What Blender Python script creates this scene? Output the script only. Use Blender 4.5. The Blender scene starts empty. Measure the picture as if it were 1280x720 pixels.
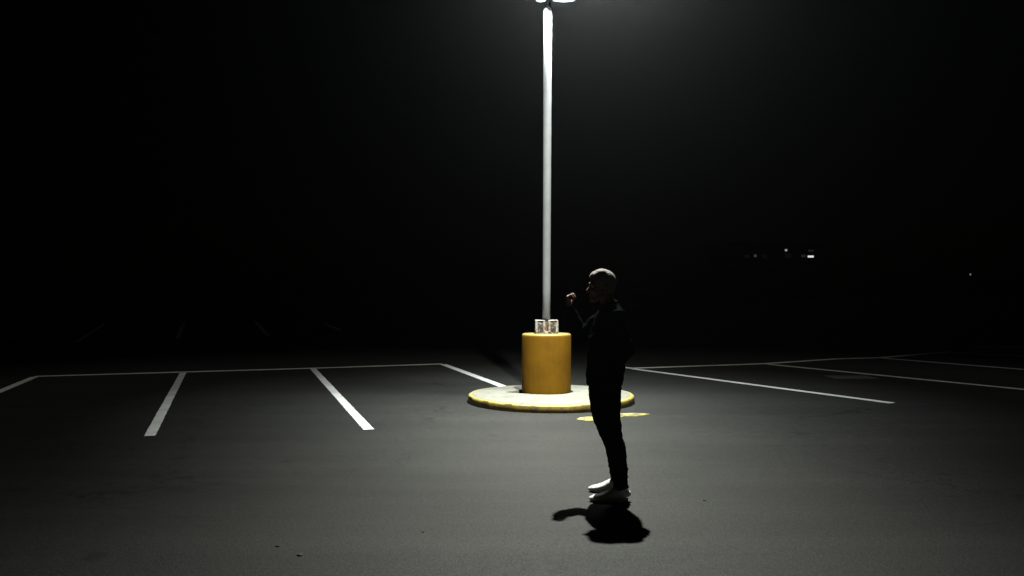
import bpy, bmesh, math, random
from mathutils import Vector, Matrix, noise
random.seed(7)
S = bpy.context.scene
COL = S.collection
PI = math.pi

# ------------------------------------------------------------------ helpers
def link(name, bm_or_me, mat, parent=None, origin=(0, 0, 0), smooth=False):
    """links a mesh built in world coordinates; origin is the world place of its parent empty"""
    if isinstance(bm_or_me, bmesh.types.BMesh):
        me = bpy.data.meshes.new(name); bm_or_me.normal_update(); bm_or_me.to_mesh(me); bm_or_me.free()
    else:
        me = bm_or_me
    me.transform(Matrix.Translation(-Vector(origin)))
    if mat: me.materials.append(mat)
    if smooth:
        for p in me.polygons: p.use_smooth = True
    o = bpy.data.objects.new(name, me); COL.objects.link(o)
    if parent: o.parent = parent
    return o

def tag(o, label=None, cat=None, group=None, kind=None):
    if label: o['label'] = label
    if cat: o['category'] = cat
    if group: o['group'] = group
    if kind: o['kind'] = kind
    return o

def empty(name, loc, label, cat, group=None):
    o = bpy.data.objects.new(name, None); o.location = loc; o.empty_display_size = .2
    COL.objects.link(o)
    return tag(o, label, cat, group)

def box(bm, x0, x1, y0, y1, z0, z1, bev=0):
    r = bmesh.ops.create_cube(bm, size=1)
    for v in r['verts']:
        v.co = Vector(((x0+x1)/2 + v.co.x*(x1-x0), (y0+y1)/2 + v.co.y*(y1-y0), (z0+z1)/2 + v.co.z*(z1-z0)))
    if bev:
        es = {e for v in r['verts'] for e in v.link_edges}
        bmesh.ops.bevel(bm, geom=list(es), offset=bev, segments=2, affect='EDGES', profile=.6)

def frame(d, ref=None):
    d = d.normalized()
    r = Vector(ref) if ref else (Vector((0, 1, 0)) if abs(d.y) < .9 else Vector((1, 0, 0)))
    a = (r - d*r.dot(d)).normalized()
    return a, d.cross(a)

def loft(bm, pts, n=20, ref=None, ball=True):
    """closed tube through pts = (x,y,z,ra[,rb]); ra along ref, rb across; rounded ends"""
    P = [Vector(p[:3]) for p in pts]
    R = [(p[3], p[4] if len(p) > 4 else p[3]) for p in pts]
    rings = []
    def ring(c, a, b, ra, rb):
        return [bm.verts.new(c + a*math.cos(2*PI*k/n)*ra + b*math.sin(2*PI*k/n)*rb) for k in range(n)]
    for i, p in enumerate(P):
        d = (P[min(i+1, len(P)-1)] - P[max(i-1, 0)])
        a, b = frame(d, ref)
        dn = d.normalized()
        if i == 0 and ball:
            for t in (80, 55, 28):
                s, c = math.sin(math.radians(t)), math.cos(math.radians(t))
                rings.append(ring(p - dn*s*min(R[0]), a, b, R[0][0]*c, R[0][1]*c))
        rings.append(ring(p, a, b, *R[i]))
        if i == len(P)-1 and ball:
            for t in (28, 55, 80):
                s, c = math.sin(math.radians(t)), math.cos(math.radians(t))
                rings.append(ring(p + dn*s*min(R[-1]), a, b, R[-1][0]*c, R[-1][1]*c))
    for r0, r1 in zip(rings, rings[1:]):
        for k in range(n):
            bm.faces.new((r0[k], r0[(k+1) % n], r1[(k+1) % n], r1[k]))
    bm.faces.new(list(reversed(rings[0]))); bm.faces.new(rings[-1])

def ellipsoid(bm, c, r, rot=None, n=24):
    M = Matrix.Translation(Vector(c)) @ (rot.to_4x4() if rot else Matrix()) @ Matrix.Diagonal((*r, 1))
    bmesh.ops.create_uvsphere(bm, u_segments=n, v_segments=n//2, radius=1, matrix=M)

def slab(bm, cx, cy, prof, n=96, wob=0, seed=0):
    """solid of revolution; prof = [(r, z), ...] from bottom to top, closed"""
    rings = []
    for (r, z) in prof:
        rings.append([bm.verts.new((cx + (r + (noise.noise(Vector((math.cos(2*PI*k/n)*2, math.sin(2*PI*k/n)*2, z*9+seed)))*wob))*math.cos(2*PI*k/n),
                                    cy + (r + (noise.noise(Vector((math.cos(2*PI*k/n)*2, math.sin(2*PI*k/n)*2, z*9+seed)))*wob))*math.sin(2*PI*k/n), z)) for k in range(n)])
    for r0, r1 in zip(rings, rings[1:]):
        for k in range(n):
            bm.faces.new((r0[k], r0[(k+1) % n], r1[(k+1) % n], r1[k]))
    bm.faces.new(list(reversed(rings[0]))); bm.faces.new(rings[-1])

def remesh(bm, voxel, smooth_it=2, disp=None):
    """fuses overlapping closed shapes into one continuous skin"""
    me = bpy.data.meshes.new('tmp'); bmesh.ops.recalc_face_normals(bm, faces=bm.faces); bm.to_mesh(me); bm.free()
    o = bpy.data.objects.new('tmp', me); COL.objects.link(o)
    m = o.modifiers.new('r', 'REMESH'); m.mode = 'VOXEL'; m.voxel_size = voxel; m.use_smooth_shade = True
    if smooth_it:
        s = o.modifiers.new('s', 'SMOOTH'); s.factor = .5; s.iterations = smooth_it
    dg = bpy.context.evaluated_depsgraph_get(); dg.update()
    out = bpy.data.meshes.new_from_object(o.evaluated_get(dg))
    bpy.data.objects.remove(o); bpy.data.meshes.remove(me)
    if disp:
        ns = [v.normal.copy() for v in out.vertices]
        for v, nn in zip(out.vertices, ns): v.co = v.co + nn*disp(v.co)
    out.materials.clear()
    return out

# ---------------------------------------------------------------- materials
def mat(name, col, rough=.6, metal=0, spec=.5):
    m = bpy.data.materials.new(name); m.use_nodes = True
    b = m.node_tree.nodes['Principled BSDF']
    b.inputs['Base Color'].default_value = (*col, 1)
    b.inputs['Roughness'].default_value = rough
    b.inputs['Metallic'].default_value = metal
    b.inputs['Specular IOR Level'].default_value = spec
    return m

def nz(m, scale, detail=6, rough=.6, vec=None, kind='ShaderNodeTexNoise'):
    t = m.node_tree; n = t.nodes.new(kind)
    n.inputs['Scale'].default_value = scale
    if kind == 'ShaderNodeTexNoise':
        n.inputs['Detail'].default_value = detail; n.inputs['Roughness'].default_value = rough
    tc = t.nodes.new('ShaderNodeTexCoord')
    t.links.new((vec or tc.outputs['Object']), n.inputs['Vector'])
    return n

def ramp(m, src, stops):
    r = m.node_tree.nodes.new('ShaderNodeValToRGB')
    els = r.color_ramp.elements
    while len(els) < len(stops): els.new(.5)
    for e, (p, c) in zip(els, stops):
        e.position = p; e.color = (*c, 1) if not isinstance(c, (int, float)) else (c, c, c, 1)
    m.node_tree.links.new(src, r.inputs[0])
    return r

def mixc(m, fac, a, b, mode='MIX'):
    n = m.node_tree.nodes.new('ShaderNodeMix'); n.data_type = 'RGBA'; n.blend_type = mode
    L = m.node_tree.links
    for i, v in ((0, fac), (6, a), (7, b)):
        if hasattr(v, 'links'): L.new(v, n.inputs[i])
        elif isinstance(v, (int, float)): n.inputs[i].default_value = v
        else: n.inputs[i].default_value = (*v, 1)
    return n.outputs[2]

def bump(m, src, strength, dist, prev=None):
    n = m.node_tree.nodes.new('ShaderNodeBump'); n.inputs['Strength'].default_value = strength; n.inputs['Distance'].default_value = dist
    m.node_tree.links.new(src, n.inputs['Height'])
    if prev: m.node_tree.links.new(prev, n.inputs['Normal'])
    return n.outputs[0]

def bsdf(m): return m.node_tree.nodes['Principled BSDF']
def setc(m, out): m.node_tree.links.new(out, bsdf(m).inputs['Base Color'])
def setn(m, out): m.node_tree.links.new(out, bsdf(m).inputs['Normal'])
def setr(m, out): m.node_tree.links.new(out, bsdf(m).inputs['Roughness'])

# asphalt: fine stone grain, broad patches, sealed streaks, a few hairline cracks
A = mat('asphalt', (.05, .05, .046), .85, spec=.12)
fine = nz(A, 120, 4, .8); mid = nz(A, 9, 8, .65); big = nz(A, .45, 6, .55)
vor = nz(A, 240, kind='ShaderNodeTexVoronoi')
c0 = ramp(A, fine.outputs['Fac'], [(.32, (.010, .010, .009)), (.52, (.0205, .0205, .0187)), (.68, (.086, .085, .078))])
c1 = ramp(A, mid.outputs['Fac'], [(.3, .80), (.7, 1.12)])
c2 = ramp(A, big.outputs['Fac'], [(.3, .84), (.7, 1.10)])
cc = mixc(A, 1, c0.outputs[0], c1.outputs[0], 'MULTIPLY'); cc = mixc(A, 1, cc, c2.outputs[0], 'MULTIPLY')
mp = A.node_tree.nodes.new('ShaderNodeMapping'); mp.inputs['Scale'].default_value = (.12, 1.6, 1); mp.inputs['Rotation'].default_value = (0, 0, .05)
tcA = A.node_tree.nodes.new('ShaderNodeTexCoord'); A.node_tree.links.new(tcA.outputs['Object'], mp.inputs[0])
strk = nz(A, 1.1, 5, .6, vec=mp.outputs[0])
cs = ramp(A, strk.outputs['Fac'], [(.35, .90), (.65, 1.06)])
cc = mixc(A, 1, cc, cs.outputs[0], 'MULTIPLY')
wn = nz(A, 1.3, 5, .7)
mw = A.node_tree.nodes.new('ShaderNodeVectorMath'); mw.operation = 'MULTIPLY_ADD'; A.node_tree.links.new(wn.outputs['Color'], mw.inputs[0]); mw.inputs[1].default_value = (1.3, 1.3, 0); A.node_tree.links.new(tcA.outputs['Object'], mw.inputs[2])
vc = A.node_tree.nodes.new('ShaderNodeTexVoronoi'); vc.feature = 'DISTANCE_TO_EDGE'; vc.inputs['Scale'].default_value = .21; A.node_tree.links.new(mw.outputs[0], vc.inputs['Vector'])
ck = ramp(A, vc.outputs['Distance'], [(.0008, .45), (.0022, 1.0)])
cm = ramp(A, nz(A, .33, 3).outputs['Fac'], [(.46, 0), (.56, 1)])
cc = mixc(A, cm.outputs[0], cc, mixc(A, 1, cc, ck.outputs[0], 'MULTIPLY'))
gr = ramp(A, nz(A, 34, 5, .8).outputs['Fac'], [(.32, .62), (.66, 1.30)]); cc = mixc(A, 1, cc, gr.outputs[0], 'MULTIPLY')
spot = nz(A, 1.7, 2, .5)
sp = ramp(A, spot.outputs['Fac'], [(.70, 1.0), (.74, .72)])
cc = mixc(A, 1, cc, sp.outputs[0], 'MULTIPLY')
setc(A, cc)
bn = bump(A, vor.outputs['Distance'], .35, .004); bn = bump(A, fine.outputs['Fac'], .5, .004, bn); bn = bump(A, mid.outputs['Fac'], .25, .01, bn); setn(A, bn)
rr = ramp(A, mid.outputs['Fac'], [(.3, .78), (.7, .95)]); setr(A, rr.outputs[0])

def worn_paint(name, col, under, lo=.30, hi=.40, scale=28, rough=.6):
    m = mat(name, col, rough)
    w = nz(m, scale, 8, .75); g = nz(m, 160, 3, .7); b = nz(m, 3, 5, .6)
    r = ramp(m, w.outputs['Fac'], [(lo, 0), (hi, 1)])
    d = ramp(m, b.outputs['Fac'], [(.3, .74), (.65, 1.0)])
    c = mixc(m, 1, col, d.outputs[0], 'MULTIPLY')
    gr = ramp(m, g.outputs['Fac'], [(.32, .75), (.5, 1.0)]); c = mixc(m, 1, c, gr.outputs[0], 'MULTIPLY')
    setc(m, mixc(m, r.outputs[0], under, c)); setn(m, bump(m, g.outputs['Fac'], .4, .003))
    return m
WHITE = worn_paint('white_line_paint', (.82, .82, .78), (.16, .16, .15), .30, .40)
YPATCH = worn_paint('worn_yellow_paint', (.28, .245, .06), (.035, .032, .02), .42, .52, 9)
YKERB = worn_paint('yellow_kerb_paint', (.30, .255, .07), (.08, .055, .02), .34, .46, 14)
YTOP = worn_paint('lit_pedestal_top', (.19, .140, .025), (.25, .17, .03), .30, .42, 10)  # paler yellow: the lamplight on the pedestal top is put into its colour
YSIDE = worn_paint('dark_kerb_side', (.19, .125, .014), (.07, .05, .025), .40, .56, 11)  # darker amber for the upright faces of the kerb
YPED = worn_paint('yellow_pedestal_paint', (.130, .062, .0010), (.08, .042, .002), .24, .40, 5, .85)
bsdf(YPED).inputs['Specular IOR Level'].default_value = .12
# rain streaks, tyre scuffs and chips on the pedestal
pm = YPED.node_tree.nodes.new('ShaderNodeMapping'); pm.inputs['Scale'].default_value = (9, 9, .7); pt_ = YPED.node_tree.nodes.new('ShaderNodeTexCoord'); YPED.node_tree.links.new(pt_.outputs['Object'], pm.inputs[0])
st1 = ramp(YPED, nz(YPED, 1.6, 6, .7, vec=pm.outputs[0]).outputs['Fac'], [(.34, .90), (.52, 1.0)])
pm2 = YPED.node_tree.nodes.new('ShaderNodeMapping'); pm2.inputs['Scale'].default_value = (2, 2, 16); YPED.node_tree.links.new(pt_.outputs['Object'], pm2.inputs[0])
st2 = ramp(YPED, nz(YPED, 1.3, 5, .75, vec=pm2.outputs[0]).outputs['Fac'], [(.26, .75), (.36, 1.0)])
oldc = bsdf(YPED).inputs['Base Color'].links[0].from_socket
chip = ramp(YPED, nz(YPED, 13, 4, .6).outputs['Fac'], [(.73, 0), (.75, 1)])
yc = mixc(YPED, 1, mixc(YPED, 1, oldc, st1.outputs[0], 'MULTIPLY'), st2.outputs[0], 'MULTIPLY')
setc(YPED, mixc(YPED, chip.outputs[0], yc, (.13, .12, .10)))
CONC = mat('concrete', (.5, .49, .43), .85)
a = nz(CONC, 7, 8, .6); b_ = nz(CONC, 120, 3, .7); s_ = nz(CONC, 2.2, 5, .7)
c = ramp(CONC, a.outputs['Fac'], [(.3, (.125, .122, .096)), (.6, (.165, .162, .130))]); d = ramp(CONC, b_.outputs['Fac'], [(.3, .8), (.55, 1.0)])
e = ramp(CONC, s_.outputs['Fac'], [(.34, .78), (.44, 1.0)])
setc(CONC, mixc(CONC, 1, mixc(CONC, 1, c.outputs[0], d.outputs[0], 'MULTIPLY'), e.outputs[0], 'MULTIPLY')); setn(CONC, bump(CONC, b_.outputs['Fac'], .4, .003))
GAPSHADE = mat('gap_shade', (.05, .042, .03), .95)  # dark brown standing in for the shade at the pedestal's foot
so = nz(GAPSHADE, 60, 5); setc(GAPSHADE, ramp(GAPSHADE, so.outputs['Fac'], [(.3, (.03, .025, .018)), (.7, (.09, .075, .05))]).outputs[0])
POLE = mat('pole_paint', (.62, .63, .63), .85, spec=.1)
pn = nz(POLE, 6, 6, .7); pc = ramp(POLE, pn.outputs['Fac'], [(.3, (.115, .117, .117)), (.6, (.135, .138, .138))]); setc(POLE, pc.outputs[0]); setn(POLE, bump(POLE, nz(POLE, 90).outputs['Fac'], .1, .002))
MOTT = mat('stained_steel', (.2, .17, .13), .5, .5)
mq = nz(MOTT, 26, 6, .75); setc(MOTT, ramp(MOTT, mq.outputs['Fac'], [(.42, (.04, .03, .02)), (.52, (.10, .08, .06)), (.62, (.4, .38, .34))]).outputs[0])
GALV = mat('galvanised_steel', (.62, .60, .56), .42, .75)
gn = nz(GALV, 34, 4, .6, kind='ShaderNodeTexVoronoi'); gq = nz(GALV, 18, 6, .7)
setc(GALV, ramp(GALV, gq.outputs['Fac'], [(.40, (.20, .13, .07)), (.50, (.62, .60, .56)), (.7, (.8, .79, .75))]).outputs[0])
RUST = mat('rusty_steel', (.14, .07, .035), .8, .3)
HOUS = mat('lamp_housing', (.30, .31, .32), .5, .4)
BRONZE = mat('dark_bronze_paint', (.035, .03, .027), .5)
def cloth(name, c0, c1, sc=260):
    m = mat(name, c0, 1, spec=0); n = nz(m, sc, 3); l = nz(m, 5, 4)
    setc(m, ramp(m, l.outputs['Fac'], [(.3, c0), (.7, c1)]).outputs[0]); setn(m, bump(m, n.outputs['Fac'], .3, .002)); return m
JACK = cloth('black_jacket_cloth', (.0024, .0024, .003), (.0034, .0038, .005))
RIB = cloth('black_ribbed_cloth', (.005, .005, .006), (.008, .008, .009), 400)
TROU = cloth('black_denim', (.005, .005, .006), (.008, .008, .010))
SKIN = mat('skin', (.15, .08, .056), .7, spec=.3); bsdf(SKIN).inputs['Subsurface Weight'].default_value = .08; bsdf(SKIN).inputs['Subsurface Radius'].default_value = (.01, .004, .002)
setn(SKIN, bump(SKIN, nz(SKIN, 300).outputs['Fac'], .15, .001))
HAIR = mat('hair', (.10, .085, .07), .85, spec=.15)
hm = HAIR.node_tree.nodes.new('ShaderNodeMapping'); hm.inputs['Scale'].default_value = (1, 6, 1)
ht = HAIR.node_tree.nodes.new('ShaderNodeTexCoord'); HAIR.node_tree.links.new(ht.outputs['Object'], hm.inputs[0])
hn = nz(HAIR, 60, 5, .7, vec=hm.outputs[0]); setc(HAIR, ramp(HAIR, hn.outputs['Fac'], [(.3, (.06, .052, .046)), (.7, (.20, .18, .165))]).outputs[0]); setn(HAIR, bump(HAIR, hn.outputs['Fac'], .8, .006))
SHOE = mat('white_leather', (.33, .33, .31), .5); setn(SHOE, bump(SHOE, nz(SHOE, 160).outputs['Fac'], .15, .001))
SOLE = mat('rubber_sole', (.28, .28, .26), .7); LACE = mat('lace', (.66, .66, .64), .8)
EYE = mat('eye', (.5, .48, .45), .2); IRIS = mat('iris', (.03, .02, .015), .2)

def emis(name, col, st):
    m = bpy.data.materials.new(name); m.use_nodes = True; b = bsdf(m)
    b.inputs['Base Color'].default_value = (.1, .1, .1, 1); b.inputs['Emission Color'].default_value = (*col, 1); b.inputs['Emission Strength'].default_value = st
    return m

# ------------------------------------------------------------------- ground
bm = bmesh.new()
for v in ((-450, -60), (450, -60), (450, 600), (-450, 600)): bm.verts.new((*v, 0))
bm.faces.new(bm.verts)
tag(link('ground', bm, A), kind='structure')

def marking(pts, w=.135, z=.004, m=WHITE, jitter=.004, ends=None):
    """painted stripe along pts with slightly ragged edges"""
    bm = bmesh.new(); P = [Vector((x, y, 0)) for x, y in pts]
    out = []
    for i in range(len(P)-1):
        n = max(2, int((P[i+1]-P[i]).length/.08))
        n = min(n, 160)
        for k in range(n + (i == len(P)-2)): out.append(P[i].lerp(P[i+1], k/n))
    prev = None
    for i, p in enumerate(out):
        d = (out[min(i+1, len(out)-1)] - out[max(i-1, 0)]).normalized(); s = Vector((-d.y, d.x, 0))
        cur = [bm.verts.new(p + s*(w/2 + random.uniform(-jitter, jitter)) + Vector((0, 0, z))), bm.verts.new(p - s*(w/2 + random.uniform(-jitter, jitter)) + Vector((0, 0, z)))]
        if prev: bm.faces.new((prev[0], prev[1], cur[1], cur[0]))
        prev = cur
    bmesh.ops.recalc_face_normals(bm, faces=bm.faces)
    return tag(link('road_marking', bm, m), kind='structure')

# row of bays on the left (metres)
marking([(-8.95, 15.60), (-4.17, 17.24), (-1.53, 18.28)], .19)
marking([(-8.90, 15.52), (-7.42, 10.98)])
marking([(-6.44, 16.30), (-4.00, 9.19)], .118)
marking([(-4.11, 17.18), (-1.655, 9.62)], .122)
marking([(-1.50, 18.18), (.03, 13.40)], .155)
# rows on the right
marking([(2.18, 17.60), (2.48, 17.20), (5.57, 18.30), (7.62, 19.58), (8.82, 19.93), (11.5, 21.9)], .19, .008)
marking([(2.50, 17.10), (5.43, 11.89)], .155)
marking([(5.60, 18.20), (8.33, 13.53), (9.4, 11.9)], .155)
marking([(8.84, 19.82), (10.45, 16.98), (12.6, 13.5)], .155)
marking([(11.5, 21.7), (12.64, 20.54), (15.2, 16.8)], .155)
marking([(13.2, 23.8), (18.5, 23.6)], .155)
# rows far off on the left
marking([(-30.5, 48.6), (-27.0, 48.6)], .14)
marking([(-24.5, 47.5), (-17.2, 46.2)], .14)
marking([(-21, 29.6), (-16.9, 29.2)], .12)
marking([(-13.6, 26.0), (-20.3, 41.5)], .155)
marking([(-11.15, 27.7), (-16.8, 42.6)], .155)
marking([(-8.7, 29.7), (-13.5, 43.8)], .155)
marking([(-7.0, 34.0), (-9.1, 40.6)], .155)

# worn yellow patch on the asphalt in front of the island
bm = bmesh.new()
def blob(bm, c, rx, ry, ang, seed, n=44, z=.004):
    vs = []
    for k in range(n):
        t = 2*PI*k/n; r = 1 + .28*noise.noise(Vector((math.cos(t)*1.7, math.sin(t)*1.7, seed)))
        x, y = math.cos(t)*rx*r, math.sin(t)*ry*r
        vs.append(bm.verts.new((c[0] + x*math.cos(ang) - y*math.sin(ang), c[1] + x*math.sin(ang) + y*math.cos(ang), z)))
    bm.faces.new(vs)
blob(bm, (1.02, 10.44), .20, .15, .3, 2.1); blob(bm, (1.56, 10.78), .23, .13, .2, 5.3); blob(bm, (1.29, 10.62), .14, .08, .35, 8.3, z=.0045)
tag(link('road_marking', bm, YPATCH), kind='structure')

# flush utility lid on the right, a little paler than the asphalt
UT = mat('concrete_lid', (.085, .083, .075), .8); setc(UT, ramp(UT, nz(UT, 30).outputs['Fac'], [(.3, (.06, .058, .052)), (.7, (.11, .107, .098))]).outputs[0])
bm = bmesh.new(); box(bm, 5.9, 6.7, 15.2, 15.75, 0, .006, .002)
tag(link('utility_lid', bm, UT), 'flat grey utility lid set in the asphalt between two white bay lines on the right', 'utility lid')

# pebbles
ST = mat('dark_stone', (.02, .019, .017), .9)
pb = [((-1.47, 5.22), .016, 'small dark pebble lying alone on the lower left asphalt, the upper one of two'),
      ((-1.285, 5.04), .020, 'dark pebble lying nearest the bottom edge of the lower left asphalt'),
      ((-.59, 5.53), .012, 'tiny dark pebble on the asphalt halfway between two darker pebbles and the person\'s shadow'),
      ((1.47, 6.36), .014, 'tiny dark pebble on the asphalt to the right of the person\'s white shoes')]
for (x, y), r, lab in pb:
    bm = bmesh.new(); bmesh.ops.create_icosphere(bm, subdivisions=3, radius=1)
    for v in bm.verts:
        v.co *= 1 + .35*noise.noise(v.co*1.6 + Vector((x*9, y*9, 0))); v.co = Vector((x + v.co.x*r*.85, y + v.co.y*r*.6, v.co.z*r*.4 + r*.2))
    tag(link('pebble', bm, ST, smooth=True), lab, 'pebble', 'pebbles on the asphalt')

# ---------------------------------------------------------- traffic island
IX, IY, PXc, PYc = .565, 12.10, .510, 12.36
isl = empty('traffic_island', (IX, IY, 0), 'low round concrete island with a yellow painted kerb around the yellow lamp pedestal', 'traffic island')
bm = bmesh.new()
n = 128
prof_out = [(1.205, -.02), (1.200, .085), (1.192, .102), (1.178, .111), (1.145, .113)]
prof_in = [(1.145, -.02)]
rings = []
for r, z in prof_out + prof_in:
    R = []
    for k in range(n):
        t = 2*PI*k/n; q = Vector((math.cos(t)*3, math.sin(t)*3, z*6))
        w = .006*noise.noise(q*2) - max(0, noise.noise(q*3.1)-.42)*.09*(z > .05 and r > 1.1)
        R.append(bm.verts.new((IX + (r+w)*math.cos(t), IY + (r+w)*math.sin(t), z + (w*.4 if z > .05 else 0))))
    rings.append(R)
for r0, r1 in zip(rings, rings[1:] + rings[:1]):
    for k in range(n): bm.faces.new((r0[k], r0[(k+1) % n], r1[(k+1) % n], r1[k]))
bmesh.ops.recalc_face_normals(bm, faces=bm.faces)
me_k = link('kerb', bm, YKERB, isl, (IX, IY, 0), True).data
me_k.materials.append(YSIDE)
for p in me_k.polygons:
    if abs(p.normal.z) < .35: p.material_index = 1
# concrete top: a ring with a hole for the pedestal, widened on the left to stand for the pedestal's shadow
bm = bmesh.new(); ro, ri = [], []
for k in range(n):
    t = 2*PI*k/n; ro.append(bm.verts.new((IX + 1.142*math.cos(t), IY + 1.142*math.sin(t), .114)))
    g = .395 + .03*noise.noise(Vector((math.cos(t)*2, math.sin(t)*2, 3)))
    g += .22*math.exp(-((t-PI*1.06)/.33)**2)  # notch shaped after the shadow beside the pedestal
    ri.append(bm.verts.new((PXc + g*math.cos(t), PYc + g*math.sin(t), .114)))
lo = [bm.verts.new(v.co - Vector((0, 0, .08))) for v in ri]
for k in range(n):
    bm.faces.new((ro[k], ro[(k+1) % n], ri[(k+1) % n], ri[k])); bm.faces.new((ri[k], ri[(k+1) % n], lo[(k+1) % n], lo[k]))
link('island_top', bm, CONC, isl, (IX, IY, 0))
bm = bmesh.new(); slab(bm, PXc, PYc, [(.60, .02), (.60, .055)], 64)
link('gap_shade_bed', bm, GAPSHADE, isl, (IX, IY, 0))  # dark disc under the hole, painted shade around the pedestal

# ---------------------------------------------------------------- lamp post
LX, LY, LZ = .90, 9.30, 6.05
o0 = (PXc, PYc, 0)
lamp = empty('street_lamp', o0, 'tall pale lamp post on a thick yellow concrete pedestal in the middle of the island', 'street lamp')
bm = bmesh.new()
slab(bm, PXc, PYc, [(.362, .06), (.364, .12), (.368, .5), (.366, .93), (.362, .955), (.352, .968), (.335, .974), (.001, .978)], 96, .004)
ped = link('pedestal', bm, YPED, lamp, o0, True)
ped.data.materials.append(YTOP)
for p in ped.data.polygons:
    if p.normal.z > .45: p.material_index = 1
base = .978
bm = bmesh.new(); box(bm, PXc-.16, PXc+.16, PYc-.16, PYc+.16, base, base+.025, .004)
link('base_plate', bm, GALV, lamp, o0)
for s in (-1, 1):      # two half covers of folded galvanised sheet with a gap between them
    bm = bmesh.new(); x0, x1 = sorted((PXc + s*.022, PXc + s*.165)); z0, z1 = base+.027, base+.195
    t = .006
    fx0, fx1 = (x0, x1)
    box(bm, x0+t, x1-t, PYc-.168, PYc-.160, z0, z1-t)
    link('cover_panel', bm, MOTT, lamp, o0); bm = bmesh.new()
    box(bm, x0, x0+.030, PYc-.176, PYc-.169, z0, z1-t-.001); box(bm, x1-.030, x1, PYc-.176, PYc-.169, z0, z1-t-.001)   # folded edges
    box(bm, x0-.002, x1+.002, PYc-.180, PYc-.0635, z1-t, z1, .002)            # top
    xs = x1 if s > 0 else x0
    box(bm, xs-.003, xs+.003, PYc-.1685, PYc+.165, z0+.001, z1-t-.0015)        # side
    box(bm, x0+t, x1-t, PYc+.158, PYc+.165, z0, z1-t)
    box(bm, x0, x1, PYc+.0635, PYc+.168, z1-t, z1)
    link('base_cover', bm, GALV, lamp, o0)
for sx in (-1, 1):
    for sy in (-1, 1):
        bm = bmesh.new(); bx, by = PXc + sx*.105, PYc + sy*.105
        slab(bm, bx, by, [(.013, base+.02), (.013, base+.13), (.010, base+.135)], 12); slab(bm, bx, by, [(.026, base+.026), (.026, base+.05)], 6)
        link('anchor_bolt', bm, RUST, lamp, o0)
bm = bmesh.new(); box(bm, PXc-.021, PXc+.021, PYc-.10, PYc-.07, base+.026, base+.17, .004)
link('handhole_cover', bm, RUST, lamp, o0)
# slightly leaning round pole
ztop = 5.83
def pole_c(z): return Vector((PXc + .023*(z-base)/(ztop-base), PYc, z))
bm = bmesh.new(); n = 40; rings = []
prof = [(base+.02, .0575), (1.6, .058), (3, .0595), (4.5, .061), (ztop-.06, .062), (ztop-.025, .056), (ztop-.005, .035), (ztop, .008)]
for z, r in prof:
    c = pole_c(z); rings.append([bm.verts.new((c.x + r*math.cos(2*PI*k/n), c.y + r*math.sin(2*PI*k/n), z)) for k in range(n)])
for r0, r1 in zip(rings, rings[1:]):
    for k in range(n): bm.faces.new((r0[k], r0[(k+1) % n], r1[(k+1) % n], r1[k]))
bm.faces.new(rings[-1]); bm.faces.new(list(reversed(rings[0])))
link('pole', bm, POLE, lamp, o0, True)
pt = pole_c(ztop)
# bracket with two small floodlights, and the long forward arm with the main head
bm = bmesh.new()
loft(bm, [(pt.x-.32, pt.y-.02, 5.935, .022), (pt.x+.40, pt.y-.02, 5.935, .022)], 16)
loft(bm, [(pt.x, pt.y+.01, ztop-.015, .016), (pt.x, pt.y-.01, 5.93, .016)], 16)
link('bracket', bm, BRONZE, lamp, o0, True)
LENS = emis('floodlight_lens', (.93, 1.0, 1.0), 3.5)
for (xa, xb, yo) in ((-.185, -.03, -.16), (.06, .40, -.16)):
    bm = bmesh.new(); z0 = 5.870
    box(bm, pt.x+xa, pt.x+xb, pt.y+yo-.10, pt.y+yo+.10, z0+.012, z0+.09, .012)
    h = link('floodlight_head', bm, HOUS, lamp, o0)
    bm = bmesh.new(); bmesh.ops.create_uvsphere(bm, u_segments=32, v_segments=16, radius=1, matrix=Matrix.Translation((pt.x+(xa+xb)/2, pt.y+yo, z0+.010)) @ Matrix.Diagonal(((xb-xa)/2-.006, .092, .012, 1)))
    link('lens', bm, LENS, h, o0)
bm = bmesh.new()
loft(bm, [(pt.x, pt.y, 6.0, .034), (pt.x+.06, pt.y-.6, 6.12, .033), (LX-.06, LY+.7, 6.20, .030), (LX, LY+.20, 6.20, .028)], 20, (0, 0, 1))
link('arm', bm, HOUS, lamp, o0, True)
bm = bmesh.new(); box(bm, LX-.19, LX+.19, LY-.28, LY+.28, 6.13, 6.25, .03)
h = link('lamp_head', bm, HOUS, lamp, o0)
bm = bmesh.new(); box(bm, LX-.15, LX+.15, LY-.22, LY+.22, 6.112, 6.129, .004)
link('lens', bm, LENS, h, o0)

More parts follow.
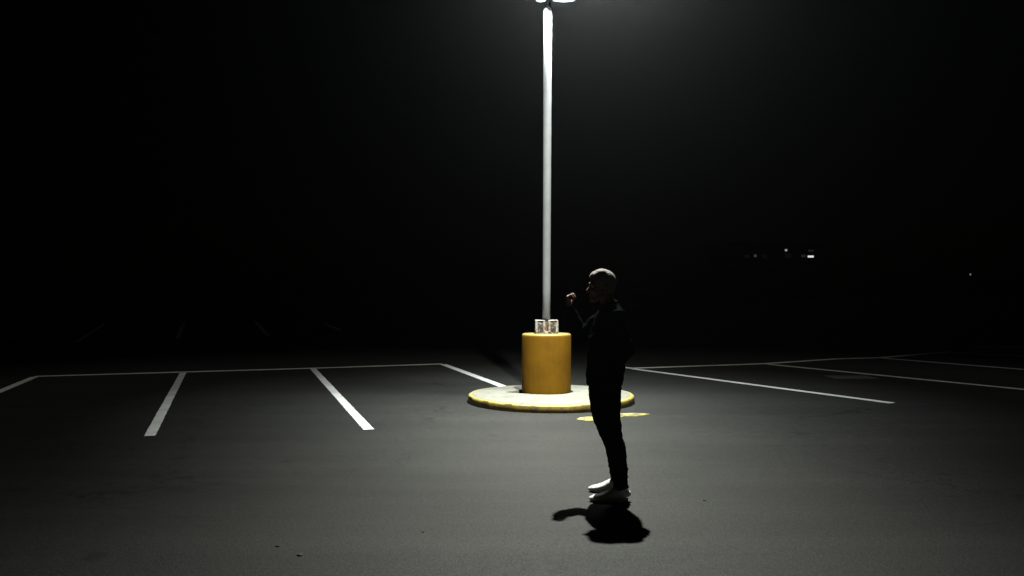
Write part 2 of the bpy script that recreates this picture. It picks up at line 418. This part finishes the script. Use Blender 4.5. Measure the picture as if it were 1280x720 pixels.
# --------------------------------------------------- far building, far lamp
bx0, bx1, by0 = 38.6, 56.5, 150.0
bld = empty('building', ((bx0+bx1)/2, by0, 0), 'dark far building beyond the lot with a few lit windows under its roof', 'building')
ob = ((bx0+bx1)/2, by0, 0)
DW = mat('dark_render', (.12, .115, .105), .9); DR = mat('dark_roof', (.04, .04, .04), .9); FRM = mat('window_frame', (.10, .10, .10), .6)
setc(DW, ramp(DW, nz(DW, 1.2).outputs['Fac'], [(.3, (.09, .085, .08)), (.7, (.14, .135, .12))]).outputs[0])
bm = bmesh.new(); box(bm, bx0, bx1, by0, by0+14, 0, 9.9); link('wall', bm, DW, bld, ob)
bm = bmesh.new(); box(bm, bx0-.4, bx1+.4, by0-.5, by0+14.5, 9.905, 10.35, .05); link('roof', bm, DR, bld, ob)
wins = [(42.4, 7.9, .9, .6, .003), (43.85, 8.0, .5, .5, .035), (45.6, 7.9, .9, .7, .002), (49.4, 9.0, .45, .38, .28), (49.8, 8.0, 1.3, .9, .002),
        (52.55, 7.95, .9, .5, .012), (53.85, 7.85, 1.1, .36, .8), (53.9, 8.9, 1.0, .3, .012)]
for i, (x, z, w, h_, st) in enumerate(wins):
    bm = bmesh.new(); t = .06
    for (a0, a1, b0, b1) in ((x-w/2-t, x+w/2+t, z+h_/2, z+h_/2+t), (x-w/2-t, x+w/2+t, z-h_/2-t, z-h_/2), (x-w/2-t, x-w/2, z-h_/2, z+h_/2), (x+w/2, x+w/2+t, z-h_/2, z+h_/2)):
        box(bm, a0, a1, by0-.08, by0-.003, b0, b1)
    f = link('window', bm, FRM, bld, ob)
    bm = bmesh.new(); box(bm, x-w/2+.002, x+w/2-.002, by0-.04, by0-.004, z-h_/2+.002, z+h_/2-.002)
    link('pane', bm, emis('lit_pane_%d' % i, (.93, .98, 1.0), st), f, ob)
fx, fy = 55.1, 100.0
fl = empty('street_lamp', (fx, fy, 0), 'small far lamp post glowing dimly at the right beyond the parking bays', 'street lamp')
bm = bmesh.new(); loft(bm, [(fx, fy, 0, .07), (fx, fy, 3.62, .05)], 12); link('pole', bm, BRONZE, fl, (fx, fy, 0), True)
bm = bmesh.new(); box(bm, fx-.2, fx+.2, fy-.2, fy+.2, 3.72, 3.80, .02); link('lamp_head', bm, BRONZE, fl, (fx, fy, 0))
bm = bmesh.new(); slab(bm, fx, fy, [(.05, 3.50), (.08, 3.55), (.08, 3.72)], 16); link('lens', bm, emis('far_lamp_lens', (1, .98, .92), .16), fl, (fx, fy, 0))

# ------------------------------------------------------------------- person
PR = (.80, 6.50, 0)
per = empty('person', PR, 'person in black jacket, black trousers and white sneakers standing side-on with one fist raised', 'person')
Yc = 6.50
# shared joints
shF, elF, wrF = (.775, 6.685, 1.415), (.555, 6.73, 1.235), (.466, 6.75, 1.465)      # far arm, raised
shN, elN, wrN = (.785, 6.315, 1.410), (.850, 6.262, 1.140), (.735, 6.385, 1.005)      # near arm, hand going into the pocket
def lerp(a, b, t): return tuple(a[i] + (b[i]-a[i])*t for i in range(3))
bm = bmesh.new()
# trunk
loft(bm, [(.735, Yc, .88, .15, .105), (.735, Yc, .98, .15, .105), (.745, Yc, 1.10, .13, .10), (.758, Yc, 1.25, .15, .11), (.765, Yc, 1.36, .165, .10), (.763, Yc, 1.43, .12, .075), (.755, Yc, 1.48, .06, .06), (.742, Yc, 1.55, .052, .056), (.728, Yc, 1.62, .052, .058)], 28, (0, 1, 0))
# skull, jaw, features
hd = Matrix.Rotation(math.radians(6), 3, 'Y')
ellipsoid(bm, (.708, Yc, 1.668), (.092, .073, .090), hd); ellipsoid(bm, (.665, Yc, 1.605), (.058, .060, .078), hd)
ellipsoid(bm, (.647, Yc, 1.545), (.040, .043, .032)); ellipsoid(bm, (.625, Yc, 1.530), (.020, .024, .019))
loft(bm, [(.700, Yc-.055, 1.60, .014), (.690, Yc-.052, 1.565, .014), (.640, Yc-.030, 1.530, .014)], 10); loft(bm, [(.700, Yc+.055, 1.60, .014), (.690, Yc+.052, 1.565, .014), (.640, Yc+.030, 1.530, .014)], 10)
loft(bm, [(.617, Yc, 1.650, .009), (.603, Yc, 1.622, .011), (.592, Yc, 1.602, .0135)], 12); ellipsoid(bm, (.602, Yc-.012, 1.599), (.011, .009, .008)); ellipsoid(bm, (.602, Yc+.012, 1.599), (.011, .009, .008))
loft(bm, [(.622, Yc-.045, 1.652, .010), (.613, Yc-.02, 1.660, .012), (.612, Yc, 1.658, .010), (.613, Yc+.02, 1.660, .012), (.622, Yc+.045, 1.652, .010)], 10)
ellipsoid(bm, (.609, Yc, 1.576), (.010, .022, .0055)); ellipsoid(bm, (.610, Yc, 1.564), (.011, .020, .0065))
for s in (-1, 1):
    ellipsoid(bm, (.632, Yc+s*.043, 1.605), (.022, .018, .020))
    loft(bm, [(.712, Yc+s*.076, 1.588, .007), (.722, Yc+s*.083, 1.610, .009), (.730, Yc+s*.086, 1.638, .010), (.715, Yc+s*.082, 1.650, .008), (.704, Yc+s*.077, 1.635, .006)], 10)
# arms
for sh, el, wr in ((shF, elF, wrF), (shN, elN, wrN)):
    loft(bm, [(*lerp(sh, (.765, Yc, 1.40), .35), .055), (*sh, .052), (*lerp(sh, el, .5), .046), (*el, .038), (*lerp(el, wr, .35), .040), (*lerp(el, wr, .8), .029), (*wr, .025, .022)], 16)
# legs
for y0, y1, y2, dx in ((6.42, 6.385, 6.355, -.004), (6.58, 6.615, 6.645, .010)):
    loft(bm, [(.735+dx, y0, .88, .080), (.735+dx, y0, .70, .066), (.768+dx, y1, .50, .046), (.806+dx, y1, .34, .046), (.832+dx, y2, .13, .034), (.838+dx, y2, .08, .032)], 18)
    loft(bm, [(.845+dx, y2, .050, .024), (.76+dx, y2, .040, .022), (.70+dx, y2, .034, .018)], 14)
# hands
def finger(pts, r):
    k = len(pts)
    loft(bm, [(*p, r*(1-.10*i)) for i, p in enumerate(pts)], 12)
def hand(o, up, out, side, curl, K=1.0):
    """o wrist, up along the palm, out = way the palm faces, side = towards the thumb"""
    o, up, out, side = Vector(o), Vector(up).normalized(), Vector(out).normalized(), Vector(side).normalized()
    n_old = len(bm.verts)
    loft(bm, [(*o, .026, .017), (*(o+up*.03), .034, .018), (*(o+up*.065), .039, .017), (*(o+up*.082), .037, .013)], 16, tuple(side))
    for i, (q, L, r) in enumerate(((.029, .92, .0092), (.010, 1.0, .0095), (-.010, .95, .0090), (-.028, .78, .0080))):
        p = o + up*(.086 - (.004 if i in (0, 3) else 0)) + side*q; pts = [p - up*.02]; ang = 0
        pts.append(p)
        for j, (sl, ca) in enumerate(((.042, curl[0]), (.027, curl[1]), (.021, curl[2]))):
            ang += math.radians(ca + (2-i)*2); p = p + (up*math.cos(ang) + out*math.sin(ang))*sl*L; pts.append(p)
        finger(pts, r)
    p = o + up*.022 + side*.026 + out*.006
    finger([tuple(p), tuple(p + side*.018 + up*.030 + out*.014), tuple(p + side*.008 + up*.052 + out*.034), tuple(p - side*.012 + up*.058 + out*.044)], .0112)
    bm.verts.ensure_lookup_table()
    for v in bm.verts[n_old:]: v.co = o + (v.co-o)*K
hand(wrF, (-.10, 0, 1), (1, -.25, 0), (.25, 1, 0), (62, 88, 62), 1.1)
hand(wrN, (-.55, .10, -.82), (.2, 1, .1), (-.8, -.1, .6), (12, 22, 16))
body = link('body', remesh(bm, .0042, 2), SKIN, per, PR, True)
# eyes
for s in (-1, 1):
    bm = bmesh.new(); ellipsoid(bm, (.6285, Yc+s*.031, 1.636), (.0115, .0125, .0105), n=16); e = link('eye', bm, EYE, body, PR, True)
# hair: short, longer and combed back on top
bm = bmesh.new()
ellipsoid(bm, (.719, Yc, 1.679), (.094, .081, .091), hd, 32); ellipsoid(bm, (.742, Yc, 1.635), (.068, .077, .075), None, 32)
ellipsoid(bm, (.655, Yc, 1.722), (.052, .062, .036), Matrix.Rotation(math.radians(-24), 3, 'Y'), 24); ellipsoid(bm, (.700, Yc, 1.737), (.066, .062, .038), None, 24)
def cut_face(me):
    return me
hair_me = remesh(bm, .004, 9, lambda p: .0022*noise.noise(Vector((p.x*50, p.y*150, p.z*60))) + .0022*noise.noise(p*130))
b2 = bmesh.new(); b2.from_mesh(hair_me)
# clear the face and the nape
jn = {v: .010*noise.noise(Vector((v.co.x*90, v.co.y*90, v.co.z*60))) for v in b2.verts}
dead = [v for v in b2.verts if (v.co.z < 1.705 + jn[v] and v.co.x < .650 + jn[v] + (1.705-v.co.z)*.42) or (v.co.z < 1.572 + jn[v]) or (abs(v.co.y-Yc) > .05 and v.co.z < 1.642 and v.co.x < .735)]
bmesh.ops.delete(b2, geom=dead, context='VERTS'); b2.to_mesh(hair_me); b2.free()
hair = link('hair', hair_me, HAIR, per, PR, True)
so_ = hair.modifiers.new('t', 'SOLIDIFY'); so_.thickness = .007; so_.offset = -1

# jacket with sleeves
def folds(a, sc):
    return lambda p: a*(noise.noise(Vector((p.x*7, p.y*7, p.z*15))*sc) + .5*noise.noise(Vector((p.x*16, p.y*14, p.z*34))*sc))
bm = bmesh.new()
loft(bm, [(.722, Yc, .895, .172, .140), (.722, Yc, .915, .182, .148), (.727, Yc, .98, .187, .150), (.734, Yc, 1.08, .184, .150), (.748, Yc, 1.20, .190, .150), (.764, Yc, 1.32, .198, .136), (.770, Yc, 1.39, .195, .122), (.768, Yc, 1.445, .150, .095), (.760, Yc, 1.485, .085, .078), (.755, Yc, 1.503, .070, .070)], 36, (0, 1, 0), ball=False)
for sh, el, wr in ((shF, elF, wrF), (shN, elN, wrN)):
    cuff = lerp(el, wr, .93)
    loft(bm, [(*lerp(sh, (.765, Yc, 1.38), .4), .085), (*sh, .078), (*lerp(sh, el, .5), .074), (*el, .070), (*lerp(el, wr, .4), .064), (*lerp(el, wr, .82), .052), (*cuff, .041)], 18, ball=True)
jk = link('jacket', remesh(bm, .0075, 3, folds(.011, 1)), JACK, per, PR, True)
bm = bmesh.new()       # ribbed collar, hem, cuffs
for k in range(3): pass
def torus(bm, c, ra, rb, r, tilt=0, n=40, m=10, nrm=(0, 0, 1)):
    N = Vector(nrm).normalized(); a, b = frame(N, (0, 1, 0))
    g = []
    for i in range(n):
        t = 2*PI*i/n; d = a*math.cos(t)*ra + b*math.sin(t)*rb; dn = d.normalized()
        g.append([bm.verts.new(Vector(c) + d + dn*math.cos(2*PI*j/m)*r + N*math.sin(2*PI*j/m)*r*1.6) for j in range(m)])
    for i in range(n):
        for j in range(m): bm.faces.new((g[i][j], g[(i+1) % n][j], g[(i+1) % n][(j+1) % m], g[i][(j+1) % m]))
torus(bm, (.754, Yc, 1.498), .064, .068, .009, nrm=(-.28, 0, 1)); link('collar', bm, RIB, jk, PR, True)
bm = bmesh.new(); loft(bm, [(.722, Yc, .868, .160, .136), (.722, Yc, .885, .168, .142), (.722, Yc, .915, .170, .142)], 40, (0, 1, 0), ball=False); link('hem', bm, RIB, jk, PR, True)
for el, wr in ((elF, wrF), (elN, wrN)):
    d = Vector(wr)-Vector(el); c = Vector(lerp(el, wr, .97)); bm = bmesh.new()
    torus(bm, c, .029, .029, .008, nrm=tuple(d), n=24); torus(bm, c - d.normalized()*.018, .031, .031, .009, nrm=tuple(d), n=24); link('cuff', bm, RIB, jk, PR, True)
# trousers
bm = bmesh.new()
loft(bm, [(.722, Yc, .80, .160, .120), (.724, Yc, .88, .165, .130), (.726, Yc, .96, .150, .118)], 30, (0, 1, 0), ball=False)
for y0, y1, y2, dx in ((6.425, 6.390, 6.355, -.004), (6.575, 6.612, 6.645, .010)):
    loft(bm, [(.724+dx, y0, .86, .090, .126), (.724+dx, y0, .78, .092, .126), (.727+dx, y0, .70, .088, .118), (.737+dx, y0, .62, .082, .107), (.755+dx, y1, .54, .076, .093), (.780+dx, y1, .455, .072, .079), (.802+dx, y1, .385, .070, .077), (.818+dx, y1, .28, .064, .072), (.829+dx, y2, .17, .056, .063), (.834+dx, y2, .115, .055, .058), (.836+dx, y2, .095, .056, .058)], 24, (0, 1, 0), ball=False)
link('trousers', remesh(bm, .0065, 2, lambda p: (.005 if p.z > .25 else .010)*(noise.noise(Vector((p.x*9, p.y*9, p.z*26))) + .5*noise.noise(Vector((p.x*22, p.y*20, p.z*60))))), TROU, per, PR, True)
# sneakers
def shoe(xh, xt, y, twist=0):
    L = xh - xt; bm = bmesh.new(); X = lambda t: xh - L*t
    secs = [(.02, .060, .028, .030), (.10, .064, .046, .036), (.22, .066, .052, .037), (.35, .060, .048, .037), (.48, .050, .040, .040), (.62, .040, .030, .045), (.78, .033, .023, .048), (.90, .029, .019, .042), (.97, .024, .013, .026)]
    loft(bm, [(X(t), y - .004*math.sin(t*3), z, ry, rz) for t, z, rz, ry in secs], 20, (0, 1, 0))
    loft(bm, [(X(.17), y, .075, .040, .047), (X(.17), y, .112, .041, .044)], 18, (0, 1, 0), ball=False)
    up = remesh(bm, .0045, 3)
    sh = link('shoe', up, SHOE, per, PR, True)
    bm = bmesh.new(); n = 40; top, bot = [], []
    for k in range(n):
        t = 2*PI*k/n; u = (1-math.cos(t))/2; w = (.036 + .014*math.sin(min(1, u)*PI*.85))*abs(math.sin(t))**.62*(1 if math.sin(t) > 0 else -1)
        lift = .012*max(0, u-.8)/.2
        bot.append(bm.verts.new((X(u*1.0), y + w*.96, .002+lift))); top.append(bm.verts.new((X(u*1.015 - .007), y + w*1.03, .026+lift*.6)))
    for k in range(n): bm.faces.new((bot[k], bot[(k+1) % n], top[(k+1) % n], top[k]))
    bm.faces.new(top); bm.faces.new(list(reversed(bot))); bmesh.ops.recalc_face_normals(bm, faces=bm.faces)
    link('sole', bm, SOLE, sh, PR, True)
    bm = bmesh.new()
    for i in range(5):
        t = .40 + .075*i; z = .093 - .0125*i*1.05
        loft(bm, [(X(t), y-.026, z-.010, .0035), (X(t+.01), y, z+.002, .0035), (X(t), y+.026, z-.010, .0035)], 8)
    link('lace', bm, LACE, sh, PR, True)
shoe(.885, .590, 6.345); shoe(.905, .612, 6.655)

# --------------------------------------------------------------------- light
SX = 1
def gonio(light, col, strength, sx=.35, fl=.035):
    """luminaire with a narrow sideways throw: intensity depends on the direction it leaves the lamp"""
    light.use_nodes = True; t = light.node_tree; em = t.nodes['Emission']; L = t.links
    g = t.nodes.new('ShaderNodeNewGeometry'); sp = t.nodes.new('ShaderNodeSeparateXYZ'); L.new(g.outputs['Incoming'], sp.inputs[0])
    def M(op, a, b=None, c=None):
        n = t.nodes.new('ShaderNodeMath'); n.operation = op
        for i, v in enumerate((a, b, c)):
            if v is None: continue
            if hasattr(v, 'links'): L.new(v, n.inputs[i])
            else: n.inputs[i].default_value = v
        return n.outputs[0]
    az = M('MAXIMUM', M('ABSOLUTE', sp.outputs[2]), .05)
    tx = M('DIVIDE', sp.outputs[0], az); ty = M('DIVIDE', sp.outputs[1], az)
    ux = M('DIVIDE', M('ADD', tx, SX*.10), sx); uy = M('DIVIDE', M('MAXIMUM', M('MULTIPLY', ty, SX), 0.0), .85)
    u = M('SQRT', M('ADD', M('MULTIPLY', ux, ux), M('MULTIPLY', uy, uy)))
    gx = M('EXPONENT', M('MULTIPLY', M('POWER', u, 1.7), -1.0))
    e = M('ADD', M('MULTIPLY', gx, 1-fl), fl)
    r2 = M('ADD', M('MULTIPLY', tx, tx), M('MULTIPLY', ty, ty))
    far = M('ADD', 1.0, M('MULTIPLY', M('MINIMUM', M('MAXIMUM', M('SUBTRACT', r2, .8), 0.0), 3.0), .9))
    far = M('MULTIPLY', far, M('MAXIMUM', M('SUBTRACT', 1.0, M('DIVIDE', M('MAXIMUM', M('SUBTRACT', r2, 3.0), 0.0), 3.6)), .03))
    e = M('MULTIPLY', M('MULTIPLY', e, far), strength)
    e = M('MULTIPLY', e, M('LESS_THAN', sp.outputs[2], 0.0))
    em.inputs['Color'].default_value = (*col, 1); L.new(e, em.inputs['Strength'])
ld = bpy.data.lights.new('lamp_light', 'POINT'); ld.energy = 9600; ld.shadow_soft_size = .05; gonio(ld, (.97, 1.0, .93), 1.0)
lo_ = bpy.data.objects.new('lamp_light', ld); lo_.location = Vector((LX, LY, 6.0)) - Vector(o0); COL.objects.link(lo_); lo_.parent = lamp
for dx, wd in ((-.1075, .13), (.23, .31)):
    l2 = bpy.data.lights.new('floodlight_glow', 'AREA'); l2.shape = 'ELLIPSE'; l2.size = wd; l2.size_y = .17; l2.energy = 620*wd; l2.spread = math.radians(96); l2.color = (.92, 1, 1)
    o2 = bpy.data.objects.new('floodlight_glow', l2); o2.location = Vector((pt.x+dx, pt.y-.16, 5.854)) - Vector(o0); COL.objects.link(o2); o2.parent = lamp
sd = bpy.data.lights.new('far_line_fill', 'SUN'); sd.energy = .007; sd.angle = math.radians(.5); sd.color = (.95, .97, 1)  # faint added sun with no visible source, lifts the far painted lines
so2 = bpy.data.objects.new('far_line_fill', sd); so2.rotation_euler = (math.radians(-38), math.radians(12), 0); COL.objects.link(so2)

W = bpy.data.worlds.new('World'); S.world = W; W.use_nodes = True
bg = W.node_tree.nodes['Background']; sk = W.node_tree.nodes.new('ShaderNodeTexSky'); sk.sky_type = 'NISHITA'; sk.sun_disc = False
sk.sun_elevation = math.radians(3); sk.sun_rotation = math.radians(200)
W.node_tree.links.new(sk.outputs[0], bg.inputs[0]); bg.inputs[1].default_value = .00008

# night haze round the lot
bm = bmesh.new(); box(bm, -60, 75, -8, 175, -1, 14)
hz = bpy.data.materials.new('haze'); hz.use_nodes = True; t = hz.node_tree; t.nodes.remove(t.nodes['Principled BSDF'])
pv = t.nodes.new('ShaderNodeVolumePrincipled'); pv.inputs['Color'].default_value = (.9, .95, 1, 1); pv.inputs['Density'].default_value = .0001; pv.inputs['Anisotropy'].default_value = .9
t.links.new(pv.outputs[0], t.nodes['Material Output'].inputs['Volume'])
ho = tag(link('haze', bm, hz), kind='stuff')

# -------------------------------------------------------------------- camera
cd = bpy.data.cameras.new('camera'); cd.lens = 29.25; cd.sensor_width = 36; cd.clip_end = 2000; cd.clip_start = .05
co = bpy.data.objects.new('camera', cd); co.location = (0, 0, 1.6); co.rotation_euler = (math.radians(90.22), 0, 0); COL.objects.link(co); S.camera = co
v = S.view_settings; v.view_transform = 'Standard'; v.look = 'None'; v.exposure = 0; v.gamma = 1; v.use_curve_mapping = False
S.cycles.max_bounces = 5; S.cycles.volume_bounces = 0
